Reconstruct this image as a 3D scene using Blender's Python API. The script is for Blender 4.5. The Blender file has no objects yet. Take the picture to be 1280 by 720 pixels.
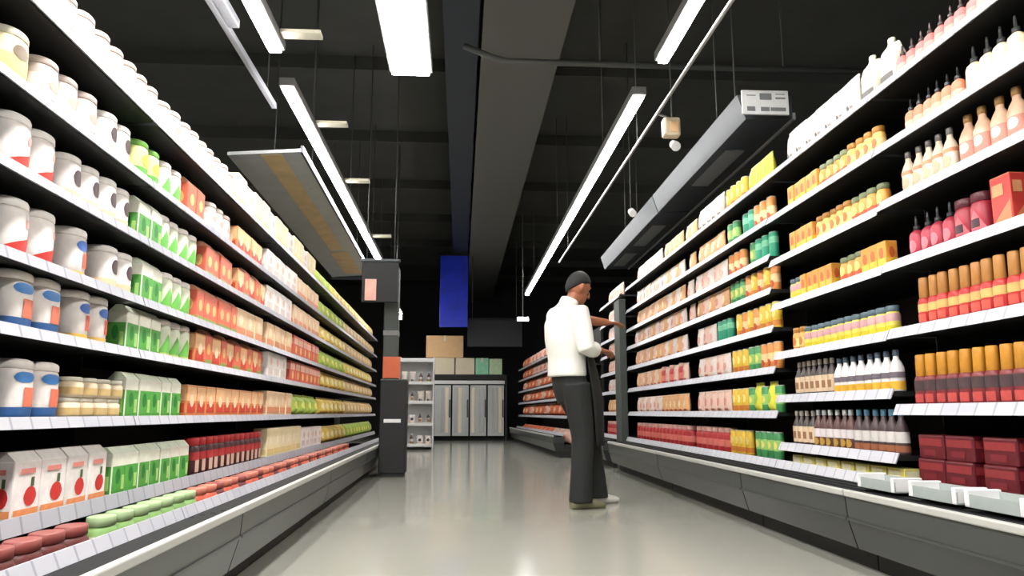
import bpy, bmesh, random
from math import sin, cos, tan, atan, pi, radians, sqrt, hypot, degrees
from mathutils import Vector, Matrix
random.seed(7)
S = bpy.context.scene
C = S.collection

# ------------------------------------------------------------------ camera
F, HC = 950.0, 0.71
TH = atan(156 / F); PS = atan(65 * cos(TH) / F)
cam = bpy.data.cameras.new('camera'); cam.sensor_width = 36; cam.lens = F / 1280 * 36
cam.clip_start = .05; cam.clip_end = 100
co = bpy.data.objects.new('camera', cam); C.objects.link(co)
co.location = (0, 0, HC); co.rotation_euler = (pi / 2 + TH, 0, -PS)
S.camera = co
_R = Vector((cos(PS), -sin(PS), 0)); _F = Vector((sin(PS) * cos(TH), cos(PS) * cos(TH), sin(TH))); _U = _R.cross(_F)
def project(p):
    d = Vector(p) - co.location; w = d.dot(_F)
    return (640 + F * d.dot(_R) / w, 360 - F * d.dot(_U) / w, w)

# ------------------------------------------------------------------ materials
def lin(c):
    return tuple(((v / 255) / 12.92 if v / 255 <= .04045 else ((v / 255 + .055) / 1.055) ** 2.4) for v in c) + (1,)
_m = {}
def mat(name, rgb, rough=.5, metal=0., var=.0, noise=.06, scale=30., spec=.5, emit=0.):
    if name in _m: return _m[name]
    m = bpy.data.materials.new(name); m.use_nodes = True; nt = m.node_tree; n = nt.nodes; L = nt.links
    b = n['Principled BSDF']; b.inputs['Roughness'].default_value = rough; b.inputs['Metallic'].default_value = metal
    b.inputs['Specular IOR Level'].default_value = spec
    tc = n.new('ShaderNodeTexCoord'); nz = n.new('ShaderNodeTexNoise'); nz.inputs['Scale'].default_value = scale
    nz.inputs['Detail'].default_value = 3
    L.new(tc.outputs['Object'], nz.inputs['Vector'])
    mr = n.new('ShaderNodeMapRange'); mr.inputs['To Min'].default_value = 1 - noise; mr.inputs['To Max'].default_value = 1 + noise
    L.new(nz.outputs['Fac'], mr.inputs['Value'])
    hs = n.new('ShaderNodeHueSaturation'); hs.inputs['Color'].default_value = lin(rgb)
    if var:
        oi = n.new('ShaderNodeObjectInfo'); m2 = n.new('ShaderNodeMapRange')
        m2.inputs['To Min'].default_value = 1 - var; m2.inputs['To Max'].default_value = 1 + var
        L.new(oi.outputs['Random'], m2.inputs['Value'])
        mu = n.new('ShaderNodeMath'); mu.operation = 'MULTIPLY'
        L.new(m2.outputs[0], mu.inputs[0]); L.new(mr.outputs[0], mu.inputs[1]); L.new(mu.outputs[0], hs.inputs['Value'])
    else:
        L.new(mr.outputs[0], hs.inputs['Value'])
    L.new(hs.outputs['Color'], b.inputs['Base Color'])
    if emit:
        b.inputs['Emission Color'].default_value = lin(rgb); b.inputs['Emission Strength'].default_value = emit
    _m[name] = m
    return m
def pm(rgb, rough=.45):                       # printed pack colour
    return mat('print_%d_%d_%d' % rgb, rgb, rough, var=.07, noise=.16, scale=40)

def rail_mat():
    m = mat('price_rail_plastic', (178, 178, 184), .35, noise=.03)
    n = m.node_tree.nodes; L = m.node_tree.links
    br = n.new('ShaderNodeTexBrick'); br.offset = 0
    br.inputs['Color1'].default_value = (1, 1, 1, 1); br.inputs['Color2'].default_value = (.86, .87, .9, 1); br.inputs['Mortar'].default_value = (.62, .62, .66, 1)
    br.inputs['Scale'].default_value = 1; br.inputs['Brick Width'].default_value = .11; br.inputs['Row Height'].default_value = 10; br.inputs['Mortar Size'].default_value = .006
    tc = [x for x in n if x.type == 'TEX_COORD'][0]
    mp = n.new('ShaderNodeMapping'); mp.inputs['Location'].default_value = (0, 5, 0)
    L.new(tc.outputs['Object'], mp.inputs['Vector']); L.new(mp.outputs['Vector'], br.inputs['Vector'])
    mx = n.new('ShaderNodeMix'); mx.data_type = 'RGBA'; mx.blend_type = 'MULTIPLY'; mx.inputs[0].default_value = 1
    hs = [x for x in n if x.type == 'HUE_SAT'][0]; b = n['Principled BSDF']
    L.new(hs.outputs['Color'], mx.inputs[6]); L.new(br.outputs['Color'], mx.inputs[7]); L.new(mx.outputs[2], b.inputs['Base Color'])
    return m

def floor_mat():
    m = mat('polished_concrete', (150, 150, 140), .12, noise=.08, scale=.9, spec=.55)
    n = m.node_tree.nodes; L = m.node_tree.links; b = n['Principled BSDF']
    tc = [x for x in n if x.type == 'TEX_COORD'][0]
    n2 = n.new('ShaderNodeTexNoise'); n2.inputs['Scale'].default_value = 3.0; n2.inputs['Detail'].default_value = 6
    L.new(tc.outputs['Object'], n2.inputs['Vector'])
    r = n.new('ShaderNodeMapRange'); r.inputs['To Min'].default_value = .07; r.inputs['To Max'].default_value = .17
    L.new(n2.outputs['Fac'], r.inputs['Value']); L.new(r.outputs[0], b.inputs['Roughness'])
    n3 = n.new('ShaderNodeTexNoise'); n3.inputs['Scale'].default_value = 60; n3.inputs['Detail'].default_value = 2
    bp = n.new('ShaderNodeBump'); bp.inputs['Strength'].default_value = .02; bp.inputs['Distance'].default_value = .01
    L.new(tc.outputs['Object'], n3.inputs['Vector']); L.new(n3.outputs['Fac'], bp.inputs['Height']); L.new(bp.outputs['Normal'], b.inputs['Normal'])
    return m

M = dict(
    floor=floor_mat(), rail=rail_mat(),
    ceil=mat('black_painted_deck', (74, 75, 72), .85, scale=2, noise=.2), wall=mat('dark_painted_wall', (66, 67, 68), .8, scale=1.5, noise=.15),
    black=mat('case_interior_black', (14, 14, 15), .6), shelfm=mat('shelf_black_steel', (24, 25, 25), .5),
    case=mat('case_charcoal_panel', (38, 40, 40), .35, noise=.05), case2=mat('case_grey_upper_panel', (61, 64, 63), .3, noise=.05),
    bump=mat('bumper_pale_strip', (176, 176, 170), .35), grille=mat('air_grille_dark', (30, 31, 32), .75, spec=.2), kick=mat('kick_plate_black', (20, 20, 20), .6),
    duct=mat('duct_grey_paint', (102, 102, 98), .7, scale=1.2), navy=mat('beam_navy_paint', (38, 45, 55), .6, scale=2), beam=mat('purlin_dark_steel', (50, 52, 50), .7),
    tube=mat('lamp_diffuser', (255, 252, 248), .4, emit=54), tube2=mat('panel_diffuser', (255, 253, 250), .4, emit=34), house=mat('lamp_housing_grey', (120, 120, 118), .5), pale=mat('lit_beam_pale', (190, 186, 168), .6),
    pipe=mat('conduit_galvanised', (170, 170, 168), .45, metal=.3), pipe2=mat('sprinkler_pipe_dark', (84, 86, 84), .5), silver=mat('track_silver', (178, 180, 188), .45),
    can=mat('canopy_grey_panel', (196, 200, 204), .5, scale=4, noise=.15), can2=mat('canopy_slate_panel', (70, 76, 82), .5, scale=4, noise=.2), tan=mat('canopy_tan_wood', (226, 198, 152), .55, scale=5, noise=.25), canrail=mat('canopy_edge_trim', (150, 154, 158), .4),
    sign=mat('sign_white', (222, 222, 222), .5), ink=mat('sign_grey_print', (120, 122, 124), .6), sblack=mat('sign_black_board', (15, 15, 16), .6),
    orange=mat('sign_orange_board', (196, 92, 52), .5), blue=mat('banner_blue_film', (24, 50, 190), .4, scale=3, noise=.6, emit=.05),
    post=mat('end_post_green_grey', (56, 62, 58), .5), beige=mat('sensor_beige_plastic', (214, 196, 168), .5),
    metal=mat('silver_wire', (170, 172, 172), .35, metal=.5), glass=mat('door_glass', (196, 200, 198), .12, noise=.15, scale=3, spec=.7),
    card=mat('cardboard', (236, 194, 144), .8, scale=12), card2=mat('pale_cardboard', (236, 224, 196), .8, scale=12),
    skin=mat('skin_brown', (150, 92, 64), .5, noise=.05), hair=mat('hair_black', (13, 12, 12), .7, scale=200, noise=.3), white=mat('jacket_white_cotton', (216, 216, 210), .85, scale=60, noise=.03),
    trou=mat('trousers_black_cloth', (25, 27, 27), .85, scale=80), apron=mat('apron_black_cloth', (19, 20, 21), .9, scale=80), sole=mat('shoe_olive_grey', (112, 110, 84), .6), sneak=mat('sneaker_white', (206, 204, 200), .6), eye=mat('eye_dark', (20, 15, 12), .3),
    tray=mat('clear_plastic_tray', (160, 168, 164), .25, spec=.6),
)

# ------------------------------------------------------------------ mesh helpers
class MB:
    def __init__(s): s.bm = bmesh.new(); s.mats = []
    def mi(s, m):
        if m not in s.mats: s.mats.append(m)
        return s.mats.index(m)
    def hexa(s, pts, m, smooth=False):        # 8 points: bottom ring 0-3, top ring 4-7
        v = [s.bm.verts.new(p) for p in pts]; k = s.mi(m)
        for f in ((3, 2, 1, 0), (4, 5, 6, 7), (0, 1, 5, 4), (1, 2, 6, 5), (2, 3, 7, 6), (3, 0, 4, 7)):
            q = s.bm.faces.new([v[i] for i in f]); q.material_index = k
        return v
    def box(s, x0, x1, y0, y1, z0, z1, m, bev=0.):
        v = s.hexa([(x0, y0, z0), (x1, y0, z0), (x1, y1, z0), (x0, y1, z0), (x0, y0, z1), (x1, y0, z1), (x1, y1, z1), (x0, y1, z1)], m)
        if bev:
            es = {e for q in v for e in q.link_edges}
            bmesh.ops.bevel(s.bm, geom=list(es), offset=bev, segments=2, affect='EDGES', profile=.5)
        return s
    def ring(s, pts): return [s.bm.verts.new(p) for p in pts]
    def loft(s, rings, m, cap=True, smooth=True):
        k = s.mi(m); R = [s.ring(r) for r in rings]; n = len(R[0])
        for a, b in zip(R, R[1:]):
            for i in range(n):
                f = s.bm.faces.new((a[i], a[(i + 1) % n], b[(i + 1) % n], b[i])); f.material_index = k; f.smooth = smooth
        if cap:
            f = s.bm.faces.new(R[0][::-1]); f.material_index = k
            f = s.bm.faces.new(R[-1]); f.material_index = k
        return s
    def tube(s, pts, rad, m, n=10, el=None, ref=(0, 0, 1)):
        P = [Vector(p) for p in pts]; rs = []
        for i, p in enumerate(P):
            t = (P[min(i + 1, len(P) - 1)] - P[max(i - 1, 0)]).normalized()
            if i == 0:
                a = t.cross(Vector(ref))
                if a.length < .3: a = t.cross(Vector((1, 0, 0)))
                if a.length < .3: a = t.cross(Vector((0, 1, 0)))
            else: a = a - t * a.dot(t)
            a.normalize(); b = a.cross(t); r = rad[i] if hasattr(rad, '__len__') else rad
            r1, r2 = r if hasattr(r, '__len__') else (r, r)
            rs.append([p + a * r1 * cos(2 * pi * j / n) + b * r2 * sin(2 * pi * j / n) for j in range(n)])
        return s.loft(rs, m)
    def ell(s, c, r, m, rot=None, nu=16, nv=10):
        rs = []
        for j in range(1, nv):
            a = -pi / 2 + pi * j / nv; ring = []
            for i in range(nu):
                v = Vector((r[0] * cos(a) * cos(2 * pi * i / nu), r[1] * cos(a) * sin(2 * pi * i / nu), r[2] * sin(a)))
                if rot: v = rot @ v
                ring.append(v + Vector(c))
            rs.append(ring)
        return s.loft(rs, m)
    def mesh(s, name):
        bmesh.ops.recalc_face_normals(s.bm, faces=s.bm.faces)
        me = bpy.data.meshes.new(name); s.bm.to_mesh(me); s.bm.free()
        for m in s.mats: me.materials.append(m)
        return me
def link(name, me, parent=None, loc=None, rz=None):
    o = bpy.data.objects.new(name, me); C.objects.link(o)
    if parent: o.parent = parent
    if loc: o.location = loc
    if rz is not None: o.rotation_euler = (0, 0, rz)
    return o
def build(name, mb, parent=None, loc=None, rz=None): return link(name, mb.mesh(name), parent, loc, rz)
def tag(o, label, cat, group=None):
    o['label'] = label; o['category'] = cat
    if group: o['group'] = group
    n = len(label.split())
    if not 4 <= n <= 16: print('LABEL LENGTH', n, label)
    return o
def thing(name, label, cat, loc=(0, 0, 0), rz=0, group=None):
    return tag(link(name, None, None, loc, rz), label, cat, group)
def struct(name, mb):
    o = build(name, mb); o['kind'] = 'structure'; return o

# ------------------------------------------------------------------ the setting
struct('floor', MB().box(-6, 7, -10, 27, -.1, 0, M['floor']))
c = MB().box(-6, 7, -10, 27, 5.2, 5.3, M['ceil'])
for i in range(14): c.box(-6, 7, -9 + i * 2.6, -8.86 + i * 2.6, 5.02, 5.2, M['ceil'])
struct('ceiling', c)
struct('wall_left', MB().box(-6.1, -6, -10, 27, 0, 5.2, M['wall']))
struct('wall_right', MB().box(7, 7.1, -10, 27, 0, 5.2, M['wall']))
struct('wall_back', MB().box(-6, 7, 27, 27.1, 0, 5.2, M['wall']))
struct('wall_front', MB().box(-6, 7, -10.1, -10, 0, 5.2, M['wall']))
struct('trim_1', MB().box(.19, 1.06, -9.9, 26.9, 4.6, 5.02, M['duct']))
struct('trim_2', MB().box(-.21, .15, -9.9, 26.9, 4.6, 5.02, M['navy']))
for i, y in enumerate((7.6, 12.5, 18.5)):
    struct('trim_%d' % (i + 3), MB().box(-5.9, 6.9, y, y + .22, 4.62 + .0, 5.02, M['beam'])) if False else None

# ------------------------------------------------------------------ shelving runs
class Run:
    def __init__(s, side, a): s.sg = side; s.a = a; s.u = Vector((sin(a), cos(a), 0)); s.n = Vector((side * cos(a), -side * sin(a), 0))
    def rot(s): return (-s.a - pi / 2) if s.sg > 0 else (pi / 2 - s.a)      # local +y points into the case
    def p(s, t, D, z=0): v = s.u * t + s.n * D; return Vector((v.x, v.y, z))
    def sx(s, t0, t1): return (-t1, -t0) if s.sg > 0 else (t0, t1)          # local x range for a stretch of the run
    def at(s, px, D, z):
        lo, hi = .3, 40.
        for _ in range(50):
            mid = (lo + hi) / 2; x = project(s.p(mid, D, z))[0]
            if (x < px) == (s.sg < 0): lo = mid
            else: hi = mid
        return lo
LEFT, RIGHT, FAR = Run(-1, -.0135), Run(1, .0135), Run(1, -.032)

def make_case(run, s0, s1, Dlip, Dkick, Drail, zrail, Dsh, zs, label, group, lipz=.34, tilt=.012, railh=.046, top=None, deckz=.2):
    mid = (s0 + s1) / 2; base = run.p(mid, 0); g = .006; w = (s1 - s0) / 2 - g; back = Dsh + .62
    t = thing('refrigerated_display_case', label, 'display case', base, run.rot(), group)
    b = MB()
    b.hexa([(-w, Dlip + .05, .1), (w, Dlip + .05, .1), (w, Drail + .01, .1), (-w, Drail + .01, .1), (-w, Dlip + .012, .23), (w, Dlip + .012, .23), (w, Drail + .01, .23), (-w, Drail + .01, .23)], M['case'])
    b.box(-w, w, Drail + .012, back, .1, deckz - .032, M['case'])
    b.hexa([(-w, Dlip + .012, .232), (w, Dlip + .012, .232), (w, Drail + .01, .232), (-w, Drail + .01, .232), (-w, Dlip + .004, lipz - .018), (w, Dlip + .004, lipz - .018), (w, Drail + .01, zrail - .05), (-w, Drail + .01, zrail - .05)], M['case2'])
    b.box(-w, w, Dlip + .004, Dlip + .02, .226, .236, M['case2'])
    build('base', b, t)
    build('kick_plate', MB().box(-w, w, Dkick + .03, back, 0, .1, M['kick']), t)
    build('bumper_rail', MB().box(-w, w, Dlip - .006, Dlip + .022, lipz - .018, lipz + .012, M['bump'], .006), t)
    gz = MB(); n = 5; za, zb = lipz - .015, zrail - .042; da, db = Dlip + .024, Drail - .008
    gz.hexa([(-w, da, za - .004), (w, da, za - .004), (w, db, zb - .004), (-w, db, zb - .004), (-w, da, za), (w, da, za), (w, db, zb), (-w, db, zb)], M['grille'])
    for i in range(n):
        f0 = i / n; f1 = (i + .7) / n; a0 = Dlip + .024 + (Drail - Dlip - .03) * f0; a1 = Dlip + .024 + (Drail - Dlip - .03) * f1
        z0 = za + (zb - za) * f0 - .001
        gz.box(-w, w, a0, a1, z0, z0 + .014, M['grille'])
    build('air_grille', gz, t)
    rl = MB(); rl.hexa([(-w, Drail - .012, zrail - .04), (w, Drail - .012, zrail - .04), (w, Drail - .006, zrail - .04), (-w, Drail - .006, zrail - .04), (-w, Drail + .012, zrail + .015), (w, Drail + .012, zrail + .015), (w, Drail + .018, zrail + .015), (-w, Drail + .018, zrail + .015)], M['rail'])
    build('deck_rail', rl, t)
    build('deck', MB().box(-w, w, Drail + .02, back - .04, deckz - .03, deckz - .002, M['shelfm']), t)
    topz = zs[0] if top is None else top
    build('back_panel', MB().box(-w, w, back - .04, back, .23, topz + .34, M['black']), t)
    e = MB(); e.box(-w, -w + .008, Dsh + .22, back - .04, .23, zs[0] - .05, M['black']); build('upright', e, t)
    for q, z in enumerate(zs):
        rh = railh * (1.4 if railh < .04 and q == 6 else 1)
        sh = build('shelf', MB().box(-w + .01, w - .01, Dsh + .008, back - .041, z - .012, z + .012, M['shelfm']), t)
        r = MB(); r.hexa([(-w, Dsh - tilt, z - rh / 2), (w, Dsh - tilt, z - rh / 2), (w, Dsh - tilt + .006, z - rh / 2), (-w, Dsh - tilt + .006, z - rh / 2),
                          (-w, Dsh, z + rh / 2), (w, Dsh, z + rh / 2), (w, Dsh + .006, z + rh / 2), (-w, Dsh + .006, z + rh / 2)], M['rail'])
        build('price_rail', r, sh)
    return t
ZL = [1.925, 1.652, 1.405, 1.157, .945, .68, .385]
ZRn = [2.278, 1.985, 1.705, 1.40, 1.08, .725]
ZRm = [2.278, 1.985, 1.69, 1.395, 1.075, .80, .50]
ZRf = [2.278, 1.99, 1.742, 1.516, 1.26, .99, .70]
ZF = [1.78, 1.5, 1.22, .94, .64]
LB = [1.0, 3.17, 5.46, 7.8, 10.0, 13.1]; RB = [1.9, 3.52, 4.9, 7.1, 9.62, 11.6]
LN = ['front left', 'second left', 'third left', 'fourth left', 'rear left']; RN = ['front right', 'second right', 'third right', 'fourth right', 'rear right']
for i in range(5):
    make_case(LEFT, LB[i], LB[i + 1], .80, .90, 1.03, .328, 1.25, ZL, '%s charcoal open chilled case with white price rails and packed shelves' % LN[i], 'charcoal chilled cases', railh=.036, deckz=.222)
for i in range(5):
    t = make_case(RIGHT, RB[i] + (.42 if i == 4 else 0), RB[i + 1], 1.72, 1.83, 1.96, .40, 2.0, [ZRn, ZRm, ZRf, ZRf, ZRf][i], '%s charcoal open chilled case with white price rails and packed shelves' % RN[i], 'charcoal chilled cases', lipz=.35, tilt=.022, railh=.05, deckz=.40)
    if i == 3:
        b = MB().box(-1.26 - .36, -1.265, 1.9, 1.99, 0, 2.16, M['post'], .008)
        build('end_post', b, t)
make_case(FAR, 12.3, 19.5, 1.88, 1.96, 2.06, .37, 2.12, ZF, 'far right chilled case of orange and pink bags beyond the person', 'charcoal chilled cases')
pt = RIGHT.p(9.66, 1.99)

# ------------------------------------------------------------------ product kinds
def sgp(v, p): return (1 if v >= 0 else -1) * abs(v) ** p
def section(z, r, ax, ay, n, p):
    return [(ax * r * sgp(cos(2 * pi * i / n), 2 / p), ay * r * sgp(sin(2 * pi * i / n), 2 / p), z) for i in range(n)]
def rad_at(prof, z):
    for (z0, r0), (z1, r1) in zip(prof, prof[1:]):
        if z0 <= z <= z1: return r0 + (r1 - r0) * ((z - z0) / (z1 - z0) if z1 > z0 else 0)
    return prof[-1][1]
def patch(mb, surf, u0, u1, v0, v1, m, shape='rect', nu=8, nv=5):
    k = mb.mi(m); cols = []
    for i in range(nu + 1):
        f = i / nu; u = u0 + (u1 - u0) * f; lo, hi = v0, v1
        if shape == 'oval':
            h = (v1 - v0) / 2 * sqrt(max(.02, 1 - (2 * f - 1) ** 2)); lo, hi = (v0 + v1) / 2 - h, (v0 + v1) / 2 + h
        elif shape == 'tri': hi = v0 + (v1 - v0) * max(.03, f)
        elif shape == 'peak': hi = v0 + (v1 - v0) * max(.03, 1 - abs(2 * f - 1))
        cols.append([mb.bm.verts.new(surf(u, lo + (hi - lo) * j / nv)) for j in range(nv + 1)])
    for a, b in zip(cols, cols[1:]):
        for j in range(nv):
            q = mb.bm.faces.new((a[j], b[j], b[j + 1], a[j + 1])); q.material_index = k; q.smooth = True
def lathe_surf(prof, ax, ay, p, H, off=.0012):
    def f(u, v):
        z = v * H; r = rad_at(prof, z); a = -pi / 2 + u * pi / 2
        return ((ax * r + off) * sgp(cos(a), 2 / p), (ay * r + off) * sgp(sin(a), 2 / p), z)
    return f
def make_design(d):
    kind, W, T, H = d['kind'], d['W'], d['T'], d['H']; ax, ay = W / 2, T / 2; parts = []
    bm_ = pm(d['body']); lm = pm(d.get('lid', d['body'])); p = d.get('p', 2.3); n = 20
    def lath(prof, m, ax=ax, ay=ay, p=p): return MB().loft([section(z, r, ax, ay, n, p) for z, r in prof], m)
    if kind in ('tub', 'jar', 'can', 'capped_bottle', 'dropper_bottle', 'bottle'):
        sh = {'tub': ([(0, .9), (.02, .96), (.3, 1), (.72, .99), (.80, .96), (.84, .88)], [(.83, .93), (.84, .97), (.93, .96), (.97, .90), (1, .72)]),
              'jar': ([(0, .92), (.03, 1), (.68, 1), (.76, .88), (.80, .8)], [(.79, .86), (.80, .9), (.98, .9), (1, .84)]),
              'can': ([(0, .9), (.03, 1), (.93, 1), (.97, .9)], [(.965, .92), (.972, .94), (.995, .94), (1, .88)]),
              'capped_bottle': ([(0, .9), (.03, 1), (.50, 1), (.57, .86), (.60, .62)], [(.575, .70), (.58, .76), (.97, .70), (1, .62)]),
              'dropper_bottle': ([(0, .92), (.03, 1), (.52, 1), (.60, .84), (.66, .42)], [(.645, .36), (.65, .44), (.76, .42), (.78, .2), (.94, .16), (1, .1)]),
              'bottle': ([(0, .92), (.03, 1), (.55, 1), (.68, .72), (.78, .4), (.86, .36)], [(.85, .38), (.855, .44), (.99, .42), (1, .38)])}[kind]
        bp = [(z * H, r) for z, r in sh[0]]; lp = [(z * H, r) for z, r in sh[1]]
        parts.append((kind, lath(bp, bm_)))
        parts.append(({'tub': 'lid', 'jar': 'lid', 'can': 'lid', 'dropper_bottle': 'dropper_cap'}.get(kind, 'cap'), lath(lp, lm)))
        surf = lathe_surf(bp, ax, ay, p, H)
    elif kind in ('carton', 'box', 'multipack'):
        b = MB().box(-ax, ax, -ay, ay, 0, H * (.86 if kind == 'carton' else 1), bm_, min(W, T) * .05); parts.append((kind, b))
        if kind == 'carton':
            z0, z1 = H * .855, H
            g = MB().hexa([(-ax * .97, -ay * .97, z0), (ax * .97, -ay * .97, z0), (ax * .97, ay * .97, z0), (-ax * .97, ay * .97, z0), (-ax * .97, -ay * .25, z1), (ax * .97, -ay * .25, z1), (ax * .97, ay * .25, z1), (-ax * .97, ay * .25, z1)], lm)
            g = MB(); g.hexa([(-ax * .97, -ay * .97, z0), (ax * .97, -ay * .97, z0), (ax * .97, ay * .97, z0), (-ax * .97, ay * .97, z0), (-ax * .97, -ay * .3, z1), (ax * .97, -ay * .3, z1), (ax * .97, ay * .3, z1), (-ax * .97, ay * .3, z1)], lm)
            parts.append(('gable_top', g))
        elif kind == 'multipack':
            g = MB()
            for i in range(3): g.box(-ax * .9 + i * W * .31, -ax * .9 + i * W * .31 + W * .26, -ay * .7, ay * .7, H * .99, H * 1.09, lm, .004)
            parts.append(('cap', g))
        else: parts.append(('flap', MB().box(-ax * .96, ax * .96, -ay * .96, ay * .96, H * .995, H * 1.01, lm)))
        surf = lambda u, v: (u * ax * .98, -ay - .0012, v * H)
    elif kind == 'bag':
        b = MB(); k = b.mi(bm_); nu, nv = 10, 10; G = {}
        bul = lambda u, v: ay * (1 - abs(u) ** 3) * (1 - abs(2 * v - 1.0) ** 4) * (1.15 - .4 * v)
        for s_ in (-1, 1):
            for i in range(nu + 1):
                for j in range(nv + 1):
                    u = -1 + 2 * i / nu; v = j / nv; G[s_, i, j] = b.bm.verts.new((u * ax * (1 - .08 * sin(pi * v)), s_ * (bul(u, v) + .002), v * H))
            for i in range(nu):
                for j in range(nv):
                    q = b.bm.faces.new((G[s_, i, j], G[s_, i + 1, j], G[s_, i + 1, j + 1], G[s_, i, j + 1])); q.material_index = k; q.smooth = True
        edge = [(i, 0) for i in range(nu)] + [(nu, j) for j in range(nv)] + [(nu - i, nv) for i in range(nu)] + [(0, nv - j) for j in range(nv)]
        for a, c2 in zip(edge, edge[1:] + edge[:1]):
            q = b.bm.faces.new((G[-1, *a], G[1, *a], G[1, *c2], G[-1, *c2])); q.material_index = k
        parts.append(('bag', b))
        parts.append(('top_seal', MB().box(-ax, ax, -.004, .004, H * .985, H * 1.05, lm)))
        surf = lambda u, v: (u * ax * (1 - .08 * sin(pi * v)), -bul(u, v) - .004, v * H)
    elif kind == 'jug':
        bp = [(0, .92), (.02 * H, 1), (.6 * H, 1), (.74 * H, .8), (.86 * H, .34), (.9 * H, .3)]
        parts.append(('jug', lath(bp, bm_, p=3.2))); parts.append(('cap', lath([(.885 * H, .3), (.89 * H, .34), (.99 * H, .33), (H, .3)], lm, p=2)))
        parts.append(('handle', MB().tube([(ax * .35, 0, .84 * H), (ax * .8, 0, .82 * H), (ax * 1.0, 0, .7 * H), (ax * .98, 0, .55 * H)], .011, bm_, 8)))
        surf = lathe_surf(bp, ax, ay, 3.2, H)
    if d.get('marks'):
        lb = MB()
        for k_, (sh_, u0, u1, v0, v1, col) in enumerate(d['marks']):
            off = k_ * .0007
            def s2(u, v, off=off):
                x, y, z = surf(u, v); h = hypot(x, y) or 1
                return (x + x / h * off * (0 if kind in ('box', 'carton', 'multipack', 'bag') else 1), y - off if kind in ('box', 'carton', 'multipack', 'bag') else y + y / h * off, z)
            flat = kind in ('box', 'carton', 'multipack')
            if not flat and kind != 'bag' and sh_ == 'rect' and u0 <= -.6 and u1 >= .6: u0, u1 = -1.7, 1.7
            patch(lb, s2, u0, u1, v0, v1, pm(col), sh_, 16 if u1 > 1.5 else 8)
            if flat:
                for sd in (-1, 1): patch(lb, lambda u, v, sd=sd, off=off: (sd * (ax + .0012 + off), sd * u * ay * .96, v * H), u0, u1, v0, v1, pm(col), sh_)
        parts.append(('label', lb))
    return [(nm, mb.mesh(nm)) for nm, mb in parts]

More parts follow.
